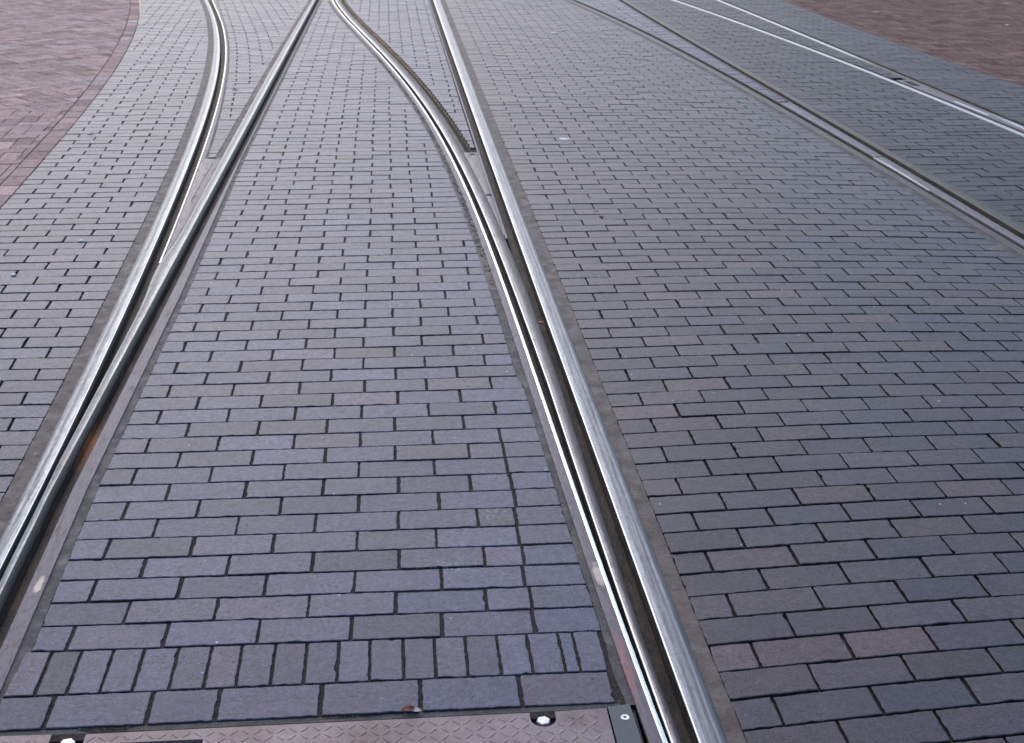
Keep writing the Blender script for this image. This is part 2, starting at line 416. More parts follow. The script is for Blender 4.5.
# -------- coursed fields whose courses were laid from measured joints
def poly_field(cx, cy, jm, js, smin, smax, xs_far=0.):
    def G(i, j):
        t = (j-jm)/js; tc = max(-1, min(1, t)); s = i/10
        sc = max(smin, min(smax, s))
        def ev(c):
            p_ = sum(c[k]*tc**k for k in range(5))
            lin = c[5]+c[6]*tc+c[7]*tc*tc
            return p_+lin*s+c[8]*sc*sc+c[8]*2*sc*(s-sc)
        x, y = ev(cx), ev(cy)
        if t != tc:
            dj = (t-tc)*js; y += dj*.1025; x += dj*xs_far
        return x, y
    return G
G_mid = poly_field([-0.01298, -0.00067, 0.01214, 0.00015, -0.01532, 1.05565, -0.00398, -0.01245, 0.00419],
                   [4.94787, 2.385, -0.05668, -0.02259, 0.03191, 0.0133, 0.00679, -0.01177, 0.00596], 24, 23, -.8, .5)
G_right = poly_field([0.77927, 0.01283, 0.00688, -0.00679, -0.00535, 1.07797, 0.00277, 0.00106, -0.05167],
                     [3.84218, 1.67742, -0.00286, -0.0264, -0.00277, 0.05373, -0.04545, 0.0089, -0.03973], 17, 16, 0, 1.6)
G_left = poly_field([-1.40936, -0.08934, -0.00867, -0.00687, 0.0002, 1.04561, 0.00527, 0.0153, 0.00335],
                    [6.41171, 2.09505, -0.01744, 0.00252, -0.01115, 0.00993, 0.01858, -0.0112, -0.01672], 21.5, 20.5, -.5, .5, -.006)

def solve_i(G, j, fb, i0):
    i = i0
    for _ in range(14):
        x, y = G(i, j); i += (fb(y)-x)/.105
    return i
def course_field(B, G, j0, j1, fl, fr, ya, yb, phase=0, gap_c=.0022, gap_e=.004, minlen=.5, extra=None, jag=False, jit=.035):
    for j in range(j0, j1):
        ic = (G(0, j)[0]); 
        il = [solve_i(G, j+d, fl, 0) for d in (-.5, .5)]; ir = [solve_i(G, j+d, fr, 0) for d in (-.5, .5)]
        if jag:
            m_ = max(il); il = [m_, m_]
        ym = G((il[0]+ir[0])/2, j)[1]
        if ym < ya or ym > yb: continue
        lo, hi = max(il), min(ir)
        if hi-lo < .3: continue
        joints = []
        k = math.floor(lo)-2
        js_ = [q for q in range(k, math.ceil(hi)+3) if (q+j+phase) % 2 == 0]
        if extra: js_ = extra(j, js_)
        js_ = [q+rnd.gauss(0, jit if ym < 7 else jit*.4) for q in js_ if lo+minlen < q < hi-minlen]
        cuts = [None]+js_+[None]
        lod = lod_of(ym)
        gc = gap_c*rnd.uniform(.7, 1.3)
        for a, b in zip(cuts[:-1], cuts[1:]):
            L0 = il[0] if a is None else a; L1 = il[1] if a is None else a
            R0 = ir[0] if b is None else b; R1 = ir[1] if b is None else b
            q = [G(L0, j-.5), G(R0, j-.5), G(R1, j+.5), G(L1, j+.5)]
            ge = gap_e*rnd.uniform(.6, 1.35)
            B.add(q, gc, lod, tint(), tilt=.0065, dz=.0014, gaps=[gc*rnd.uniform(.8, 1.2), ge if b is not None else .003, gc*rnd.uniform(.8, 1.2), ge if a is not None else .003])

off = lambda f, d: (lambda y: f(y)+d)

# middle panel between the two rails
B = Bricks()
def extra_mid(j, l):
    if j <= 10: l = sorted(set([q for q in l if q < 3]+[3]))
    return l
def mid_r(y): return min(c0(y), E('c0', 8.9)+(c1(y)-c1(8.9)) if y > 8.9 else c0(y))
course_field(B, G_mid, 1, 150, b5, mid_r, 2.2, 16.0, phase=0, gap_c=.0033, gap_e=.0040, extra=extra_mid)
yr = lambda i: G_mid(i, .5)[1]
hx = [-.8348, -.7754, -.7102, -.6413, -.5744, -.499, -.4269, -.3597, -.2868, -.217, -.1463, -.0771, -.0033, .0663, .1354, .2075, .2759, .3471, .3798, .4405]
for a, b in zip(hx[:-1], hx[1:]):
    i_ = (a+b)/.21
    B.add([(a if a > -.83 else -.842, 2.351), (b, 2.351), (b, yr(i_+.3)), (a, yr(i_-.3))], .003, 1, tint(), gaps=[.0028, .0032, .0032, .0032])
sx = [-.846, -.7304, -.5283, -.3898, -.1777, .0304, .2414, .4400]
for a, b in zip(sx[:-1], sx[1:]):
    B.add([(a, 2.237), (b, 2.237), (b, 2.351), (a, 2.351)], .003, 1, tint(), gaps=[.003, .0045, .003, .0045])
B.build('road_paving', M['slate'])
bed('joint_sand', b5, mid_r, 2.20, 16.2, -.0040)

# right panel up to the third track
B = Bricks()
ne0 = off(e0, -.045)
course_field(B, G_right, -11, 170, d3, ne0, 1.2, YF, phase=1, gap_c=.0034, gap_e=.0034)
B.build('road_paving', M['purple']); bed('joint_sand', d3, ne0, 1.1, YF)

# left panel between the curved rail and the red footway
B = Bricks()
course_field(B, G_left, -30, 150, redl, a0, 1.2, YF, phase=1, gap_c=.0034, gap_e=.0040)
B.build('road_paving', M['slate_pale']); bed('joint_sand', off(redl, .003), a0, 1.1, YF)

# regular fields
def grid_field(name, fl, fr, ya, yb, xref, material, slope=0., jag=False, L=.21, P=.1025):
    B = Bricks()
    def G(i, j):
        y = ya+(j+.5)*P; x = xref(y)+i*L/2
        return x, y+slope*i*L/2
    course_field(B, G, 0, int((yb-ya)/P), fl, fr, ya-.2, yb+.2, gap_c=.0034, gap_e=.0044, jag=jag)
    o = B.build(name, material); bed('joint_sand', fl, fr, ya, yb); return o
grid_field('road_paving', off(a4, .022), b0, 7.52, YF, off(a4, .3), M['slate_pale'], .01)
grid_field('road_paving', off(c4, .056), off(d0, -.004), 7.62, YF, off(d0, -.06), M['slate'], 0, jag=True)
o_ = link('joint_sand', strip_mesh('joint_sand', off(c4, .014), off(c4, .0558), 7.6, YF, -.016), M['gap']); tag(o_, kind='structure')
grid_field('road_paving', off(f2, .055), off(g1, -.04), 1.2, YF, off(f2, .2), M['slate_dark'], .01)
grid_field('road_paving', off(e2, .012), off(f1, -.012), 9.2, YF, off(f1, -.05), M['slate_pale'], .0)
grid_field('road_paving', off(g1, .05), off(h1, -.035), 10.2, YF, off(h1, -.05), M['slate_dark'], 0)
grid_field('road_paving', off(h1, .07), redr, 1.2, YF, off(h1, .2), M['slate_dark'], .015)

# footways of red brick in herringbone, with a border course
def clip(poly, p, n):
    out = []
    for k in range(len(poly)):
        a, b = poly[k], poly[(k+1) % len(poly)]
        da, db = (a[0]-p[0])*n[0]+(a[1]-p[1])*n[1], (b[0]-p[0])*n[0]+(b[1]-p[1])*n[1]
        if da >= 0: out.append(a)
        if da*db < 0:
            t = da/(da-db); out.append((a[0]+(b[0]-a[0])*t, a[1]+(b[1]-a[1])*t))
    res = []
    for q in out:
        if not res or math.hypot(q[0]-res[-1][0], q[1]-res[-1][1]) > .004: res.append(q)
    if len(res) > 1 and math.hypot(res[0][0]-res[-1][0], res[0][1]-res[-1][1]) < .004: res.pop()
    return res
def herring(name, fedge, side, x0, x1, y0, y1, material, ang, w=.103):
    B = Bricks(); ca, sa = math.cos(ang), math.sin(ang)
    cx_, cy_ = (x0+x1)/2, (y0+y1)/2; R_ = math.hypot(x1-x0, y1-y0)/2
    n = int(R_/w)+3; fe = lambda y: fedge(y)+side*.1085
    for a in range(-n, n):
        for b in range(-n, n):
            # 90 degree herringbone: cell (a,b) of unit w, period 4 along the diagonal
            k = (a-b) % 4
            if k == 0: r_ = (a, b, a+2, b+1)
            elif k == 3: r_ = (a, b-0, a+1, b+2)
            else: continue
            if k == 3: r_ = (a, b, a+1, b+2)
            q = [(r_[0], r_[1]), (r_[2], r_[1]), (r_[2], r_[3]), (r_[0], r_[3])]
            q = [(cx_+(x*ca-y*sa)*w, cy_+(x*sa+y*ca)*w) for x, y in q]
            mx, my = sum(t[0] for t in q)/4, sum(t[1] for t in q)/4
            if not (x0 < mx < x1 and y0-.2 < my < y1+.2): continue
            if (mx-fe(my))*side < -.25: continue
            dy = .1; pa = Vector((fe(my-dy), my-dy)); pb = Vector((fe(my+dy), my+dy)); d = (pb-pa).normalized()
            nn = (d.y*side, -d.x*side)
            q = clip(q, pa, nn)
            q = clip(clip(q, (0, y0), (0, 1)), (0, y1), (0, -1)) if len(q) > 2 else q
            if len(q) < 3: continue
            B.add(q, .0022, lod_of(my) and 2, tint(), tilt=.006, dz=.0015)
    y = y0
    while y < y1:   # border course laid lengthwise along the edge
        y2 = y+.205; a, b = fedge(y), fedge(y2)
        q = [(a, y), (a+side*.108, y), (b+side*.108, y2), (b, y2)]
        if side < 0: q = [(a-.108, y), (a, y), (b, y2), (b-.108, y2)]
        B.add(q, .003, lod_of(y) and 2, tint(), tilt=.003, dz=.001); y = y2+.004
    return B.build(name, material)
herring('pavement', redl, -1, -6.6, -1.6, 2.5, 9.0, M['red'], math.radians(3))
herring('pavement', redl, -1, -6.6, -1.6, 9.0, 19.0, M['red'], math.radians(-50))
bed('joint_sand', lambda y: -6.7, off(redl, -.003), 1.1, YF)
herring('pavement', redr, 1, 4.6, 10.5, 7.5, 19.0, M['red_dark'], math.radians(-4))
bed('joint_sand', off(redr, .003), lambda y: 10.6, 1.1, YF)
# paved ground all round, out to the horizon
def sheet(x0, x1, y0, y1, z=-.004):
    me = bpy.data.meshes.new('ground'); me.from_pydata([(x0, y0, z), (x1, y0, z), (x1, y1, z), (x0, y1, z)], [], [(0, 1, 2, 3)])
    o = link('ground', me, M['far']); tag(o, kind='structure')
sheet(-300, 300, YF, 500); sheet(-300, 300, -100, 1.1); sheet(-300, -6.65, 1.1, YF); sheet(10.55, 300, 1.1, YF)

# ------------------------------------------------------------------ rails
def sweep(name, prof, ya, yb, material, parent, step=.06, wob=0., solid=None):
    """prof: list of (x function, z) across the rail; swept along the track"""
    v, f = [], []; n = max(2, int((yb-ya)/step)); m_ = len(prof)
    for k in range(n+1):
        y = ya+(yb-ya)*k/n
        for q, (fx, z) in enumerate(prof):
            x = fx(y); zz = z
            if wob: x += wob*noise.noise(Vector((y*30, q*.3, x))); zz += wob*.6*noise.noise(Vector((y*26, q, 4+x)))
            v.append((x, y, zz))
    for k in range(n):
        for q in range(m_-1):
            i = k*m_+q; f.append((i, i+1, i+m_+1, i+m_))
    caps = m_ > 2 and name not in ('groove_bed', 'rail_flank')
    if caps: f.append(tuple(range(m_-1, -1, -1)))
    if caps: f.append(tuple(n*m_+q for q in range(m_)))
    me = bpy.data.meshes.new(name); me.from_pydata(v, [], f)
    at = me.attributes.new('across', 'FLOAT', 'POINT')
    vals = []
    for k in range(n+1):
        xa, xb = v[k*m_][0], v[k*m_+m_-1][0]
        vals += [(v[k*m_+q][0]-xa)/max(1e-5, xb-xa) for q in range(m_)]
    at.data.foreach_set('value', vals)
    for p_ in me.polygons: p_.use_smooth = len(p_.vertices) == 4
    me.set_sharp_from_angle(angle=math.radians(42))
    return link(name, me, material, parent)

def head_profile(fl, fr, gauge, h=.045):
    """slightly crowned running head; the gauge side has the polished round corner"""
    P = [(fl, -h), (fl, -.0006), (off(fl, .0012), .0006)] if gauge > 0 else [(fl, -h), (fl, .0006)]
    w = lambda y: fr(y)-fl(y)
    for t in (.2, .4, .6, .8): P.append((lambda y, t=t: fl(y)+.0012+(w(y)-.0024)*t, .0006+.0012*math.sin(math.pi*t)))
    P += [(fr, .0006), (fr, -h)] if gauge > 0 else [(off(fr, -.0012), .0006), (fr, -.0006), (fr, -h)]
    return P
def edge_profile(f, side, w=.006):
    # rounded, wheel-polished arris: a quarter round proud of the head corner
    P = []
    for k in range(6):
        a = math.radians(90*k/5)
        P.append((off(f, side*(.0002+w*math.sin(a))), -w+.0005+w*math.cos(a)))
    P.append((off(f, side*w), -.014)); 
    if side < 0: P = P[::-1]
    return P

RG = 'grooved tram rails set in the brick road'
def rail(label, loc): return empty('tram_rail', loc, label, 'tram rail', RG)

# rail A: outer left rail of the turning track
A = rail('left outer steel rail that bends away to the left beside the red brick footway', (a1(YN), YN, 0))
sweep('rail_head', head_profile(a1, off(a2, -.009), 1), YN, YF, M['head_a'], A)
sweep('polished_edge', edge_profile(off(a2, -.009), 1, .003), YN, YF, M['edge'], A)
sweep('rail_flank', [(off(a2, -.0058), -.0026), (off(a2, -.001), -.010), (off(a2, .003), -.021), (off(a2, .0045), -.032)], YN, YF, M['side'], A)
sweep('groove_bed', [(off(a2, .004), -.010), (off(a2, .005), -.033), (lambda y: max(a2(y)+.0055, b1(y)-.001) if y < 5.6 else a3(y), -.033)], YN, 5.62, M['bed'], A)
sweep('groove_bed', [(off(a2, .004), -.010), (off(a2, .005), -.033), (lambda y: a3(y)-.001, -.033), (lambda y: a3(y), -.004)], 5.61, YF, M['bed'], A)
def lipA_r(y): return a3(y)+.010
sweep('guard_lip', [(a3, -.030), (a3, .0), (off(a3, .003), .003), (lambda y: lipA_r(y)-.002, .003), (lipA_r, -.004)], 5.44, YF, M['edge'], A)
sweep('lip_flange', [(lipA_r, -.020), (lipA_r, .0006), (lambda y: a4(y)+.012, .0006), (lambda y: a4(y)+.013, -.02)], 7.30, YF, M['lip'], A)

# rail B: left rail of the straight track
Bq = rail('straight steel rail bounding the middle bricks on their left, groove on its right side', (b1(YN), YN, 0))
sweep('rail_head', head_profile(b1, off(b2, -.0140), 1), YN, YF, M['head_b'], Bq)
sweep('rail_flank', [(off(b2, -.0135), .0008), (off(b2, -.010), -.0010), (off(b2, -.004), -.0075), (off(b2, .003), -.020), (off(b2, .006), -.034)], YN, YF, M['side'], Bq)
sweep('groove_bed', [(off(b2, .0045), -.012), (off(b2, .006), -.034), (off(b3, -.003), -.034), (b3, -.004)], YN, YF, M['bed'], Bq)
sweep('guard_lip', [(b3, -.030), (b3, -.001), (off(b3, .002), .0015), (off(b4, -.002), .0015), (b4, -.006)], YN, YF, M['lip'], Bq)

# rail C: right rail of the turning track
Cq = rail('curved steel rail sweeping to top left, bounding the middle bricks on their right', (c3(YN), YN, 0))
sweep('rail_head', head_profile(c3, c4, -1), YN, YF, M['head_c'], Cq)
sweep('polished_edge', edge_profile(c3, -1, .004), YN, YF, M['edge'], Cq)
sweep('groove_bed', [(c2, -.004), (off(c2, .002), -.036), (off(c3, -.005), -.036), (off(c3, -.0045), -.012)], YN, YF, M['bed'], Cq)
sweep('guard_lip', [(c1, -.010), (c1, .001), (off(c1, .002), .002), (off(c2, -.010), .002), (off(c2, -.010), -.01)], YN, YF, M['lip'], Cq)
sweep('polished_edge', [(off(c2, -.0098), -.004), (off(c2, -.0096), .0021), (off(c2, -.004), .0019), (off(c2, .0002), .0008), (off(c2, .0020), -.0012), (off(c2, .0026), -.012)], YN, YF, M['bright'], Cq, wob=.0005, step=.02)

# rail D: right rail of the straight track
Dq = rail('wide straight silver rail along the left side of the large purple brick area', (d1(YN), YN, 0))
sweep('rail_head', head_profile(d1, d2, -1), YN, YF, M['head_d'], Dq)
sweep('polished_edge', edge_profile(d1, -1, .004), YN, YF, M['edge'], Dq)
sweep('groove_bed', [(lambda y: c4(y)+.0005 if y < 5.6 else d0(y)+.012, -.012), (lambda y: min(c4(y)+.004, d1(y)-.012) if y < 5.6 else d0(y)+.014, -.038), (off(d1, -.006), -.038), (off(d1, -.0045), -.012)], YN, YF, M['bed'], Dq)
sweep('guard_lip', [(d0, -.03), (d0, .0), (off(d0, .002), .0016), (off(d0, .010), .0016), (off(d0, .013), -.004), (off(d0, .013), -.03)], 5.75, YF, M['lip'], Dq)

# third and fourth track
def simple_rail(label, fl, fr, grv, gl, material, ya=1.2, yb=YF):
    r_ = rail(label, (fl(ya), ya, 0))
    sweep('rail_head', head_profile(fl, fr, 1), ya, yb, material, r_)
    sweep('groove_bed', [(grv[0], -.004), (off(grv[0], .002), -.034), (off(grv[1], -.002), -.034), (grv[1], -.004)], ya, yb, M['bed'], r_)
    if gl: sweep('guard_lip', [(gl[0], -.02), (gl[0], .001), (gl[1], .001), (gl[1], -.02)], ya, yb, M['lip'], r_)
    return r_
Eq = simple_rail('dull brown curved rail along the right side of the large purple brick area', off(e0, -.002), e1, (e1, e2), None, M['dullhead'])
tipf = lambda y: min(f1(y)-.004, e2(y)+.017)
sweep('polished_edge', [(off(e2, -.001), -.012), (off(e2, .0), -.001), (off(e2, .002), .003), (lambda y: e2(y)+.003+.009*max(.1, min(1, (7.36-y)/.25, (y-6.5)/.5)), .003), (lambda y: e2(y)+.005+.011*max(.1, min(1, (7.36-y)/.25, (y-6.5)/.5)), -.002)], 6.55, 7.35, M['far_edge'], Eq)
sweep('guard_lip', [(off(e2, -.001), -.012), (off(e2, .0), .0), (off(e2, .002), .0012), (off(e2, .014), .0012), (off(e2, .016), -.002)], 1.2, 6.549, M['plate'], Eq)
sweep('guard_lip', [(off(e2, .0), -.02), (off(e2, .0005), .0006), (off(e2, .0118), .0006), (off(e2, .012), -.02)], 7.36, YF, M['lip'], Eq)
Fq = simple_rail('straight rail with black groove, right neighbour of the dull brown curved rail', f2, off(f2, .05), (f1, f2), None, M['dullhead'])
sweep('guard_lip', [(off(f1, -.0118), -.02), (off(f1, -.0115), .0006), (off(f1, -.0005), .0006), (f1, -.02)], 9.1, YF, M['lip'], Fq)
Gq = simple_rail('bright white polished rail, left one of the two far right lines', off(g1, -.020), off(g1, .018), (off(g1, .018), off(g1, .050)), None, M['far_edge'])
Hq = rail('bright white polished rail nearest the brown red footway on the right', (h1(1.2), 1.2, 0))
sweep('rail_head', head_profile(off(h1, -.020), off(h1, .018), 1), 1.2, YF, M['h_head'], Hq)
sweep('groove_bed', [(off(h1, .018), -.004), (off(h1, .02), -.034), (off(h1, .058), -.034), (off(h1, .060), -.004)], 1.2, YF, M['bed'], Hq)
# H is dull where it nears the joint
# filler plates between converging rails
def plate(label, fa, fb, ya, yb, material=None, notches=()):
    p_ = empty('filler_plate', (fa(ya), ya, 0), label, 'steel plate', 'steel plates filling the gaps where rails meet')
    sweep('plate_top', [(fa, -.03), (fa, .0), (off(fa, .002), .0012), (off(fb, -.002), .0012), (fb, .0), (fb, -.03)], ya, yb, material or M['plate'], p_)
    return p_
def clear(fa, fb): return lambda y: max(fa(y), fb(y))
pl = plate('narrow wedge of grey steel between the two left rails below the brick wedge', off(a3, .0105), lambda y: max(b1(y)-.001, a3(y)+.0125), 5.48, 7.48)
sweep('seam', [(off(b0, -.002), .0010), (off(b0, .002), .0022)], 6.5, 7.4, M['dark'], pl)
pr = plate('wedge of pinkish steel between the curved rail and the straight silver rail', off(c4, .001), lambda y: max(d0(y)-.001, c4(y)+.006), 5.80, 7.58)
for yy, xx in ((7.53, .462), (6.56, .488)):
    bm = bmesh.new(); bmesh.ops.create_cube(bm, size=1, matrix=Matrix.Translation((xx, yy, .0015)) @ Matrix.Diagonal((.030, .024, .003, 1)))
    me = bpy.data.meshes.new('slot'); bm.to_mesh(me); bm.free(); link('slot', me, M['dark'], pr)
pe = plate('long pinkish steel strip between the brown curved rail and its right neighbour', off(e2, .0165), off(f1, -.001), 1.4, 7.35)
pe2 = plate('steel wedge with blue tinge above the long pinkish strip on the right', off(e2, .0125), off(f1, -.001), 7.37, 9.15)
pg = plate('steel strip between the two bright far right rails with a dark hole', off(g1, .051), off(h1, -.021), 1.3, 10.1)
sweep('polished_edge', [(off(g1, .078), .0005), (off(g1, .079), .003), (off(g1, .092), .003), (off(g1, .093), .0005)], 8.62, 9.15, M['edge'], pg)
bm = bmesh.new()
bmesh.ops.create_cube(bm, size=1, matrix=Matrix.Translation((4.045, 9.93, .0016)) @ Matrix.Diagonal((.055, .20, .003, 1)))
me = bpy.data.meshes.new('hole'); bm.to_mesh(me); bm.free(); link('hole', me, M['dark'], pg)

# mortar strips beside the rails
def mortar(fa, fb, ya, yb, material=None, z=-.002, j=.003):
    me = strip_mesh('mortar_strip', fa, fb, ya, yb, z, step=.025, nx=5, jitter=j, zj=.0022)
    o = link('mortar_strip', me, material or M['mortar']); tag(o, kind='structure')
mortar(off(a0, -.002), off(a1, .001), 1.1, YF)
mortar(off(b0, -.002), off(b1, .001), 7.49, YF)
mortar(off(b4, -.003), off(b5, .002), 1.1, YF, M['mortar_grey'], -.003)
mortar(off(c0, -.004), off(c1, .003), 2.23, 5.0, M['mortar_grey'], -.003, .006)
mortar(off(c0, -.008), off(c1, .004), 5.0, 16, M['mortar'], -.002, .014)
mortar(off(c4, -.001), off(c4, .018), 7.60, YF, M['mortar'], -.003, .005)
mortar(off(d2, -.001), off(d3, .002), 1.1, YF)
mortar(off(e0, -.048), off(e0, -.001), 1.1, YF, M['mortar_grey'])
mortar(off(f2, .049), off(f2, .057), 1.1, YF)
mortar(off(f2, .0495), off(f2, .080), 1.1, 7.5, M['mortar_grey'], .0005)
mortar(off(g1, -.042), off(g1, -.019), 1.1, YF)
mortar(off(h1, .058), off(h1, .073), 1.1, YF)
mortar(off(h1, -.037), off(h1, -.0195), 10.1, YF)
mortar(off(a4, .012), off(a4, .024), 7.49, YF, M['mortar_grey'])

# ------------------------------------------------------------------ tread plate cover at the bottom
def extrude(pts, z0, z1, name, material, parent):
    bm = bmesh.new(); vs = [bm.verts.new((x, y, z1)) for x, y in pts]; f_ = bm.faces.new(vs)
    r_ = bmesh.ops.extrude_face_region(bm, geom=[f_])
    for e_ in r_['geom']:
        if isinstance(e_, bmesh.types.BMVert): e_.co.z = z0
    bmesh.ops.recalc_face_normals(bm, faces=bm.faces)
    me = bpy.data.meshes.new(name); bm.to_mesh(me); bm.free(); return link(name, me, material, parent)
def tread_pattern(bm, inside, x0, x1, y0, y1, z):
    s = .0235; ny = int((y1-y0)/s)+1; nx = int((x1-x0)/s)+1
    for a in range(nx):
        for b in range(ny):
            x, y = x0+(a+.5)*s, y0+(b+.5)*s
            if not inside(x, y): continue
            ang = math.radians(45 if (a+b) % 2 else -45)
            L, W = .0125, .0027
            pts = [(-L, 0, 0), (-L*.5, -W, 0), (L*.5, -W, 0), (L, 0, 0), (L*.5, W, 0), (-L*.5, W, 0)]
            R_ = Matrix.Rotation(ang, 4, 'Z')
            lo = [bm.verts.new(Vector((x, y, z)) + R_ @ Vector(p_)) for p_ in pts]
            t1 = bm.verts.new(Vector((x, y, z+.0007))+R_ @ Vector((-L*.55, 0, 0))); t2 = bm.verts.new(Vector((x, y, z+.0007))+R_ @ Vector((L*.55, 0, 0)))
            for tri in ((lo[0], lo[1], t1), (lo[1], lo[2], t2, t1), (lo[2], lo[3], t2), (lo[3], lo[4], t2), (lo[4], lo[5], t1, t2), (lo[5], lo[0], t1)): bm.faces.new(tri)
cover = empty('cover_plate', (-.15, 2.2, 0), 'rusty grey tread plate cover bolted down below the middle brick panel', 'cover plate')
def notch(cx_, yt, r_, depth, flip=False):
    # U shaped notch cut down from the upper edge; returned left to right
    p_ = [(cx_-r_, yt)]
    for k in range(9):
        a = math.pi+math.pi*k/8; p_.append((cx_+r_*math.cos(a), yt-depth+r_*math.sin(a)))
    p_.append((cx_+r_, yt)); return p_
top = 2.214
def build_tread(pts, name, holes):
    o = extrude(pts, -.012, 0, name, M['tread'], None)
    from mathutils.geometry import intersect_point_tri_2d
    poly = pts
    def ins(x, y):
        c_ = False; n_ = len(poly)
        for k in range(n_):
            (x1_, y1_), (x2_, y2_) = poly[k], poly[(k+1) % n_]
            if (y1_ > y) != (y2_ > y) and x < (x2_-x1_)*(y-y1_)/(y2_-y1_)+x1_: c_ = not c_
        return c_
    def inside(x, y):
        for hx0, hx1, hy0, hy1 in holes:
            if hx0-.012 < x < hx1+.012 and hy0-.012 < y < hy1+.012: return False
        return all(ins(x+dx, y+dy) for dx, dy in ((.009, .009), (-.009, .009), (.009, -.009), (-.009, -.009)))
    bm = bmesh.new(); bm.from_mesh(o.data)
    xs = [p_[0] for p_ in pts]; ys = [p_[1] for p_ in pts]
    tread_pattern(bm, inside, min(xs), max(xs), min(ys), max(ys), .0001)
    bm.to_mesh(o.data); bm.free()
    o.parent = cover; o.data.transform(Matrix.Translation(-Vector(cover.location)))
    return o
hole = (-.571, -.405, 2.02, 2.181)
# main plate runs round the square lifting hole: built as a ring open at the bottom edge below the frame
pts = [(-.640, top), *notch(.2793, top+.002, .0265, .022), (.414, top+.006), (.414, 1.55), (hole[1], 1.55), (hole[1], hole[3]), (hole[0], hole[3]), (hole[0], 1.55), (-.640, 1.55)]
build_tread(pts, 'tread_plate', [])
pts2 = [(-.86, top+.008), (-.7077, top+.004), (-.7077, 1.55), (-.86, 1.55)]
build_tread(pts2, 'tread_plate', [])
extrude([(hole[0], 1.55), (hole[1], 1.55), (hole[1], hole[3]+.001), (hole[0], hole[3]+.001)], -.06, -.045, 'lifting_pocket', M['dark'], cover)
extrude([(-.88, 1.5), (.475, 1.5), (.475, 2.236), (-.88, 2.236)], -.05, -.0125, 'cover_frame', M['mortar_grey'], cover)
def hexbolt(x, y, r_, parent, h=.006, z=-.0125):
    pts_ = [(x+r_*math.cos(math.radians(60*k+12)), y+r_*math.sin(math.radians(60*k+12))) for k in range(6)]
    bm = bmesh.new(); lo = [bm.verts.new((a, b, z)) for a, b in pts_]; mi = [bm.verts.new((a, b, z+h)) for a, b in pts_]
    tp = [bm.verts.new((x+(a-x)*.88, y+(b-y)*.88, z+h+.0016)) for a, b in pts_]
    for k in range(6):
        k2 = (k+1) % 6; bm.faces.new((lo[k], lo[k2], mi[k2], mi[k])); bm.faces.new((mi[k], mi[k2], tp[k2], tp[k]))
    bm.faces.new(tp); me = bpy.data.meshes.new('bolt'); bm.to_mesh(me); bm.free()
    return link('bolt', me, M['zinc'], parent)
hexbolt(.2793, 2.1925, .0150, cover, .009); hexbolt(-.6724, 2.192, .0165, cover, .009)
mortar(lambda y: -.86, lambda y: .445, 2.2225, 2.2375, M['mortar_grey'], -.004, 0)
bar = empty('steel_bar', (.445, 2.1, 0), 'dark blue painted flat steel bar with one screw, right of the tread plate', 'steel bar')
extrude([(.4175, 2.222), (.4640, 2.228), (.4720, 1.95), (.4820, 1.55), (.4175, 1.55)], -.012, .0015, 'bar', M['bluebar'], bar)
bm = bmesh.new(); cs = 20; zs = .0022; c_ = Vector((.447, 2.184, 0))
rings = [[bm.verts.new((c_.x+r_*math.cos(6.2832*k/cs), c_.y+r_*math.sin(6.2832*k/cs), z)) for k in range(cs)] for r_, z in ((.0098, .0014), (.0090, .0026), (.0034, .0024), (.0030, .0016))]
for a in range(3):
    for k in range(cs): bm.faces.new((rings[a][k], rings[a][(k+1) % cs], rings[a+1][(k+1) % cs], rings[a+1][k]))
me = bpy.data.meshes.new('screw'); bm.to_mesh(me); bm.free(); sc_ = link('screw', me, M['zinc'], bar)
bm = bmesh.new(); bm.faces.new([bm.verts.new((c_.x+.0030*math.cos(6.2832*k/10), c_.y+.003*math.sin(6.2832*k/10), .0019)) for k in range(10)])
me = bpy.data.meshes.new('screw_socket'); bm.to_mesh(me); bm.free()
so = bpy.data.objects.new('screw_socket', me); COL.objects.link(so); me.materials.append(M['dark']); me.transform(Matrix.Translation(-Vector(bar.location))); so.parent = sc_

# ------------------------------------------------------------------ litter
def blob(name, x, y, sx, sy, sz, material, label, cat, z=0, seed=0, group=None):
    bm = bmesh.new(); bmesh.ops.create_icosphere(bm, subdivisions=2, radius=1)
    for v_ in bm.verts:
        k = 1+.35*noise.noise(v_.co*1.7+Vector((seed, seed*2, 1)))
        v_.co = Vector((v_.co.x*sx*k, v_.co.y*sy*k, (v_.co.z*.45+.4)*sz*k))
    me = bpy.data.meshes.new(name); bm.to_mesh(me); bm.free()
    for p_ in me.polygons: p_.use_smooth = True
    o = link(name, me, material); o.location = (x, y, z); o.rotation_euler.z = seed*1.3
    return tag(o, label, cat, group)
def leaf(name, x, y, s, material, label, rot, curl=.5, z=.002):
    v, f = [], []; n = 8; w = 5
    for a in range(n+1):
        t = a/n; hw = s*.38*math.sin(math.pi*min(1, t*.97+.03))**.8*(1+.18*math.sin(a*2.6))
        for b in range(w):
            u = (b/(w-1)-.5)*2
            v.append(((t-.5)*s*1.3, u*hw, curl*s*.5*u*u*(.4+t*.6)+.25*s*math.sin(t*3.0)*curl))
    for a in range(n):
        for b in range(w-1):
            i = a*w+b; f.append((i, i+1, i+w+1, i+w))
    me = bpy.data.meshes.new(name); me.from_pydata(v, [], f)
    for p_ in me.polygons: p_.use_smooth = True
    o = link(name, me, material); o.location = (x, y, z); o.rotation_euler = (0, .08, rot)
    md = o.modifiers.new('thickness', 'SOLIDIFY'); md.thickness = .0006
    return tag(o, label, 'leaf')
leaf('dry_leaf', .0034, 2.2400, .022, M['leaf'], 'curled orange leaf in the joint above the tread plate', .3, .6)
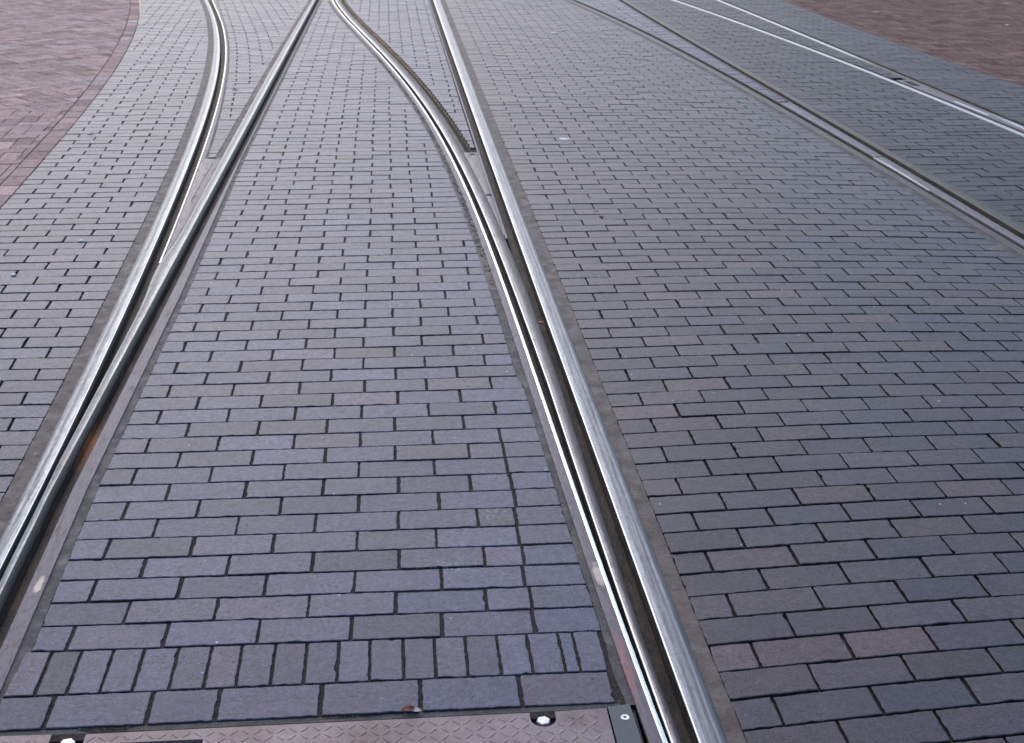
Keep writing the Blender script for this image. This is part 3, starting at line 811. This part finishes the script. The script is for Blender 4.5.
leaf('dry_leaf', .021, 2.2370, .017, M['butt'], 'small tan leaf scrap right of the curled orange leaf', -.1, .3)
blob('red_scrap', .546, 4.62, .007, .012, .008, M['redbit'], 'bright red scrap lodged in the groove between curved and straight right rails', 'scrap', -.012, 3)
leaf('dry_leaf', -.925, 9.79-2.3, .02, M['butt'], 'tiny brown leaf lying in the groove of the straight left rail', 1.2, .4, -.02)
blob('cigarette_end', -1.8648, 8.2182, .020, .020, .010, M['butt'], 'pale tan scrap on the slate bricks near the red footway border', 'scrap', 0, 1)
blob('paper_scrap', -1.4101, 5.81, .014, .012, .006, M['gum'], 'small white lump on bricks left of the left outer rail, farther of two', 'paper scrap', 0, 2)
blob('paper_scrap', -1.5798, 5.3126, .014, .010, .006, M['gum'], 'small white lump near the left picture edge, nearer of two', 'paper scrap', 0, 4)
blob('stone_chip', .9955, 6.2147, .013, .013, .003, M['dirt'], 'dark pit like tar lump on purple bricks right of the silver rail', 'stone chip', -.001, 5)
blob('leaf_scrap', 1.008, 6.12, .018, .014, .004, M['leaf'], 'small orange brown scrap beside the dark tar lump', 'leaf scrap', 0, 6)
blob('moss_tuft', .9845, 5.4885, .012, .014, .004, M['moss'], 'olive moss tuft in a brick joint right of the silver rail', 'moss', -.003, 7)
blob('tar_lump', -1.1466, 9.7943, .014, .03, .006, M['dirt'], 'black tar lump on bricks between the two left rails near the top', 'tar lump', 0, 8)
blob('paper_scrap', 1.613, 12.9965, .035, .05, .008, M['gum'], 'white scrap on the far bricks between silver rail and brown curved rail', 'paper scrap', 0, 9)
blob('paper_scrap', 1.06, 7.95, .034, .03, .006, M['gum'], 'flat pale gum spot halfway up the large purple brick area', 'chewing gum', -.002, 9)
blob('paper_scrap', -2.603, 13.8947, .05, .05, .008, M['gum'], 'pale scrap on the red footway close to its border, farthest one', 'paper scrap', 0, 10)
for k, (px, py, lab) in enumerate(((5.5044, 14.7978, 'white scrap on the brown red footway on the right, near its edge'), (6.5, 13.6, 'pale scrap in the middle of the brown red footway on the right'), (7.45, 15.7, 'pale scrap farthest up the brown red footway on the right'))):
    blob('paper_scrap', px, py, .022, .035, .006, M['gum'], lab, 'paper scrap', 0, 11+k)
# loose grit in the joints and grooves
bm = bmesh.new()
def grit(x, y, z, r_):
    mt = Matrix.Translation((x, y, z)) @ Matrix.Rotation(rnd.random()*6, 4, (rnd.random(), rnd.random(), .3)) @ Matrix.Diagonal((r_, r_*rnd.uniform(.6, 1), r_*.7, 1))
    bmesh.ops.create_icosphere(bm, subdivisions=1, radius=1, matrix=mt)
for k in range(900):
    j = rnd.choice(range(1, 30)); i = rnd.randint(-8, 4)
    if (i+j) % 2: i += 1
    x, y = G_mid(i, j+rnd.uniform(-.5, .5))
    if b5(y) < x < c0(y): grit(x+rnd.uniform(-.003, .003), y, -.005, rnd.uniform(.0010, .0024))
for k in range(500):
    y = rnd.uniform(2.2, 5.5); fa, fb = rnd.choice(((b2, b3), (c4, d1), (c2, c3)))
    x = fa(y)+(fb(y)-fa(y))*rnd.uniform(.2, .85); grit(x, y, -.034, rnd.uniform(.0012, .003))
for k in range(250):
    x = rnd.uniform(-.83, .44); grit(x, rnd.choice((2.351, 2.236, 2.232, 2.507))+rnd.uniform(-.003, .003), -.004, rnd.uniform(.001, .0026))
for k in range(420):
    y = rnd.uniform(5.0, 11.5); grit(c1(y)-rnd.uniform(-.004, .022), y, rnd.uniform(-.002, .001), rnd.uniform(.002, .0065))
for k in range(160):
    y = rnd.uniform(5.2, 9.5); grit(c1(y)+rnd.uniform(.036, .055), y, -.030, rnd.uniform(.003, .008))
me = bpy.data.meshes.new('joint_grit'); bm.to_mesh(me); bm.free()
tag(link('joint_grit', me, plain('pale_grit', (.26, .22, .18), .9, 0, .6, 80)), 'pale grit lying in the brick joints and rail grooves', 'grit', kind='stuff')

# ------------------------------------------------------------------ camera
yaw, pitch, roll, H = .09404, .38044, .01107, 1.65
Rv = Vector((math.cos(yaw), -math.sin(yaw), 0)); Fv = Vector((math.sin(yaw)*math.cos(pitch), math.cos(yaw)*math.cos(pitch), -math.sin(pitch)))
Uv = Rv.cross(Fv)
c_, s_ = math.cos(roll), math.sin(roll)
X_ = Rv*c_+Uv*s_; Y_ = Uv*c_-Rv*s_; Z_ = -Fv
cam = bpy.data.cameras.new('camera'); co = bpy.data.objects.new('camera', cam); COL.objects.link(co)
co.matrix_world = Matrix(((X_.x, Y_.x, Z_.x, 0), (X_.y, Y_.y, Z_.y, 0), (X_.z, Y_.z, Z_.z, H), (0, 0, 0, 1)))
cam.sensor_width = 36; cam.sensor_fit = 'HORIZONTAL'; cam.lens = 1300/1024*36; cam.clip_start = .05; cam.clip_end = 2000
cam.dof.use_dof = True; cam.dof.focus_distance = 3.3; cam.dof.aperture_fstop = 10.0
scene.camera = co

# ------------------------------------------------------------------ light: bright overcast, sun veiled ahead on the left
SUN_EL, SUN_AZ = 32, -12       # azimuth in degrees clockwise from +Y
w = bpy.data.worlds.new('World'); scene.world = w; w.use_nodes = True
nt = w.node_tree; bg = nt.nodes['Background']
sky = nt.nodes.new('ShaderNodeTexSky'); sky.sky_type = 'NISHITA'; sky.sun_disc = False
sky.sun_elevation = math.radians(SUN_EL); sky.sun_rotation = math.radians(SUN_AZ)
sky.dust_density = .9; sky.air_density = 1.0; sky.ozone_density = 2.2
nt.links.new(sky.outputs[0], bg.inputs[0]); bg.inputs[1].default_value = .15
sl = bpy.data.lights.new('sun', 'SUN'); sl.energy = .7; sl.angle = math.radians(50); sl.color = (1, .90, .87)
so_ = bpy.data.objects.new('sun', sl); COL.objects.link(so_)
az, el = math.radians(SUN_AZ), math.radians(SUN_EL)
sd = Vector((math.sin(az)*math.cos(el), math.cos(az)*math.cos(el), math.sin(el)))
so_.rotation_euler = sd.to_track_quat('Z', 'Y').to_euler()
so_.location = (0, 0, 10)

scene.view_settings.view_transform = 'Standard'; scene.view_settings.look = 'None'
scene.view_settings.gamma = 1; scene.view_settings.use_curve_mapping = False
scene.view_settings.exposure = 0.52
scene.cycles.max_bounces = 6
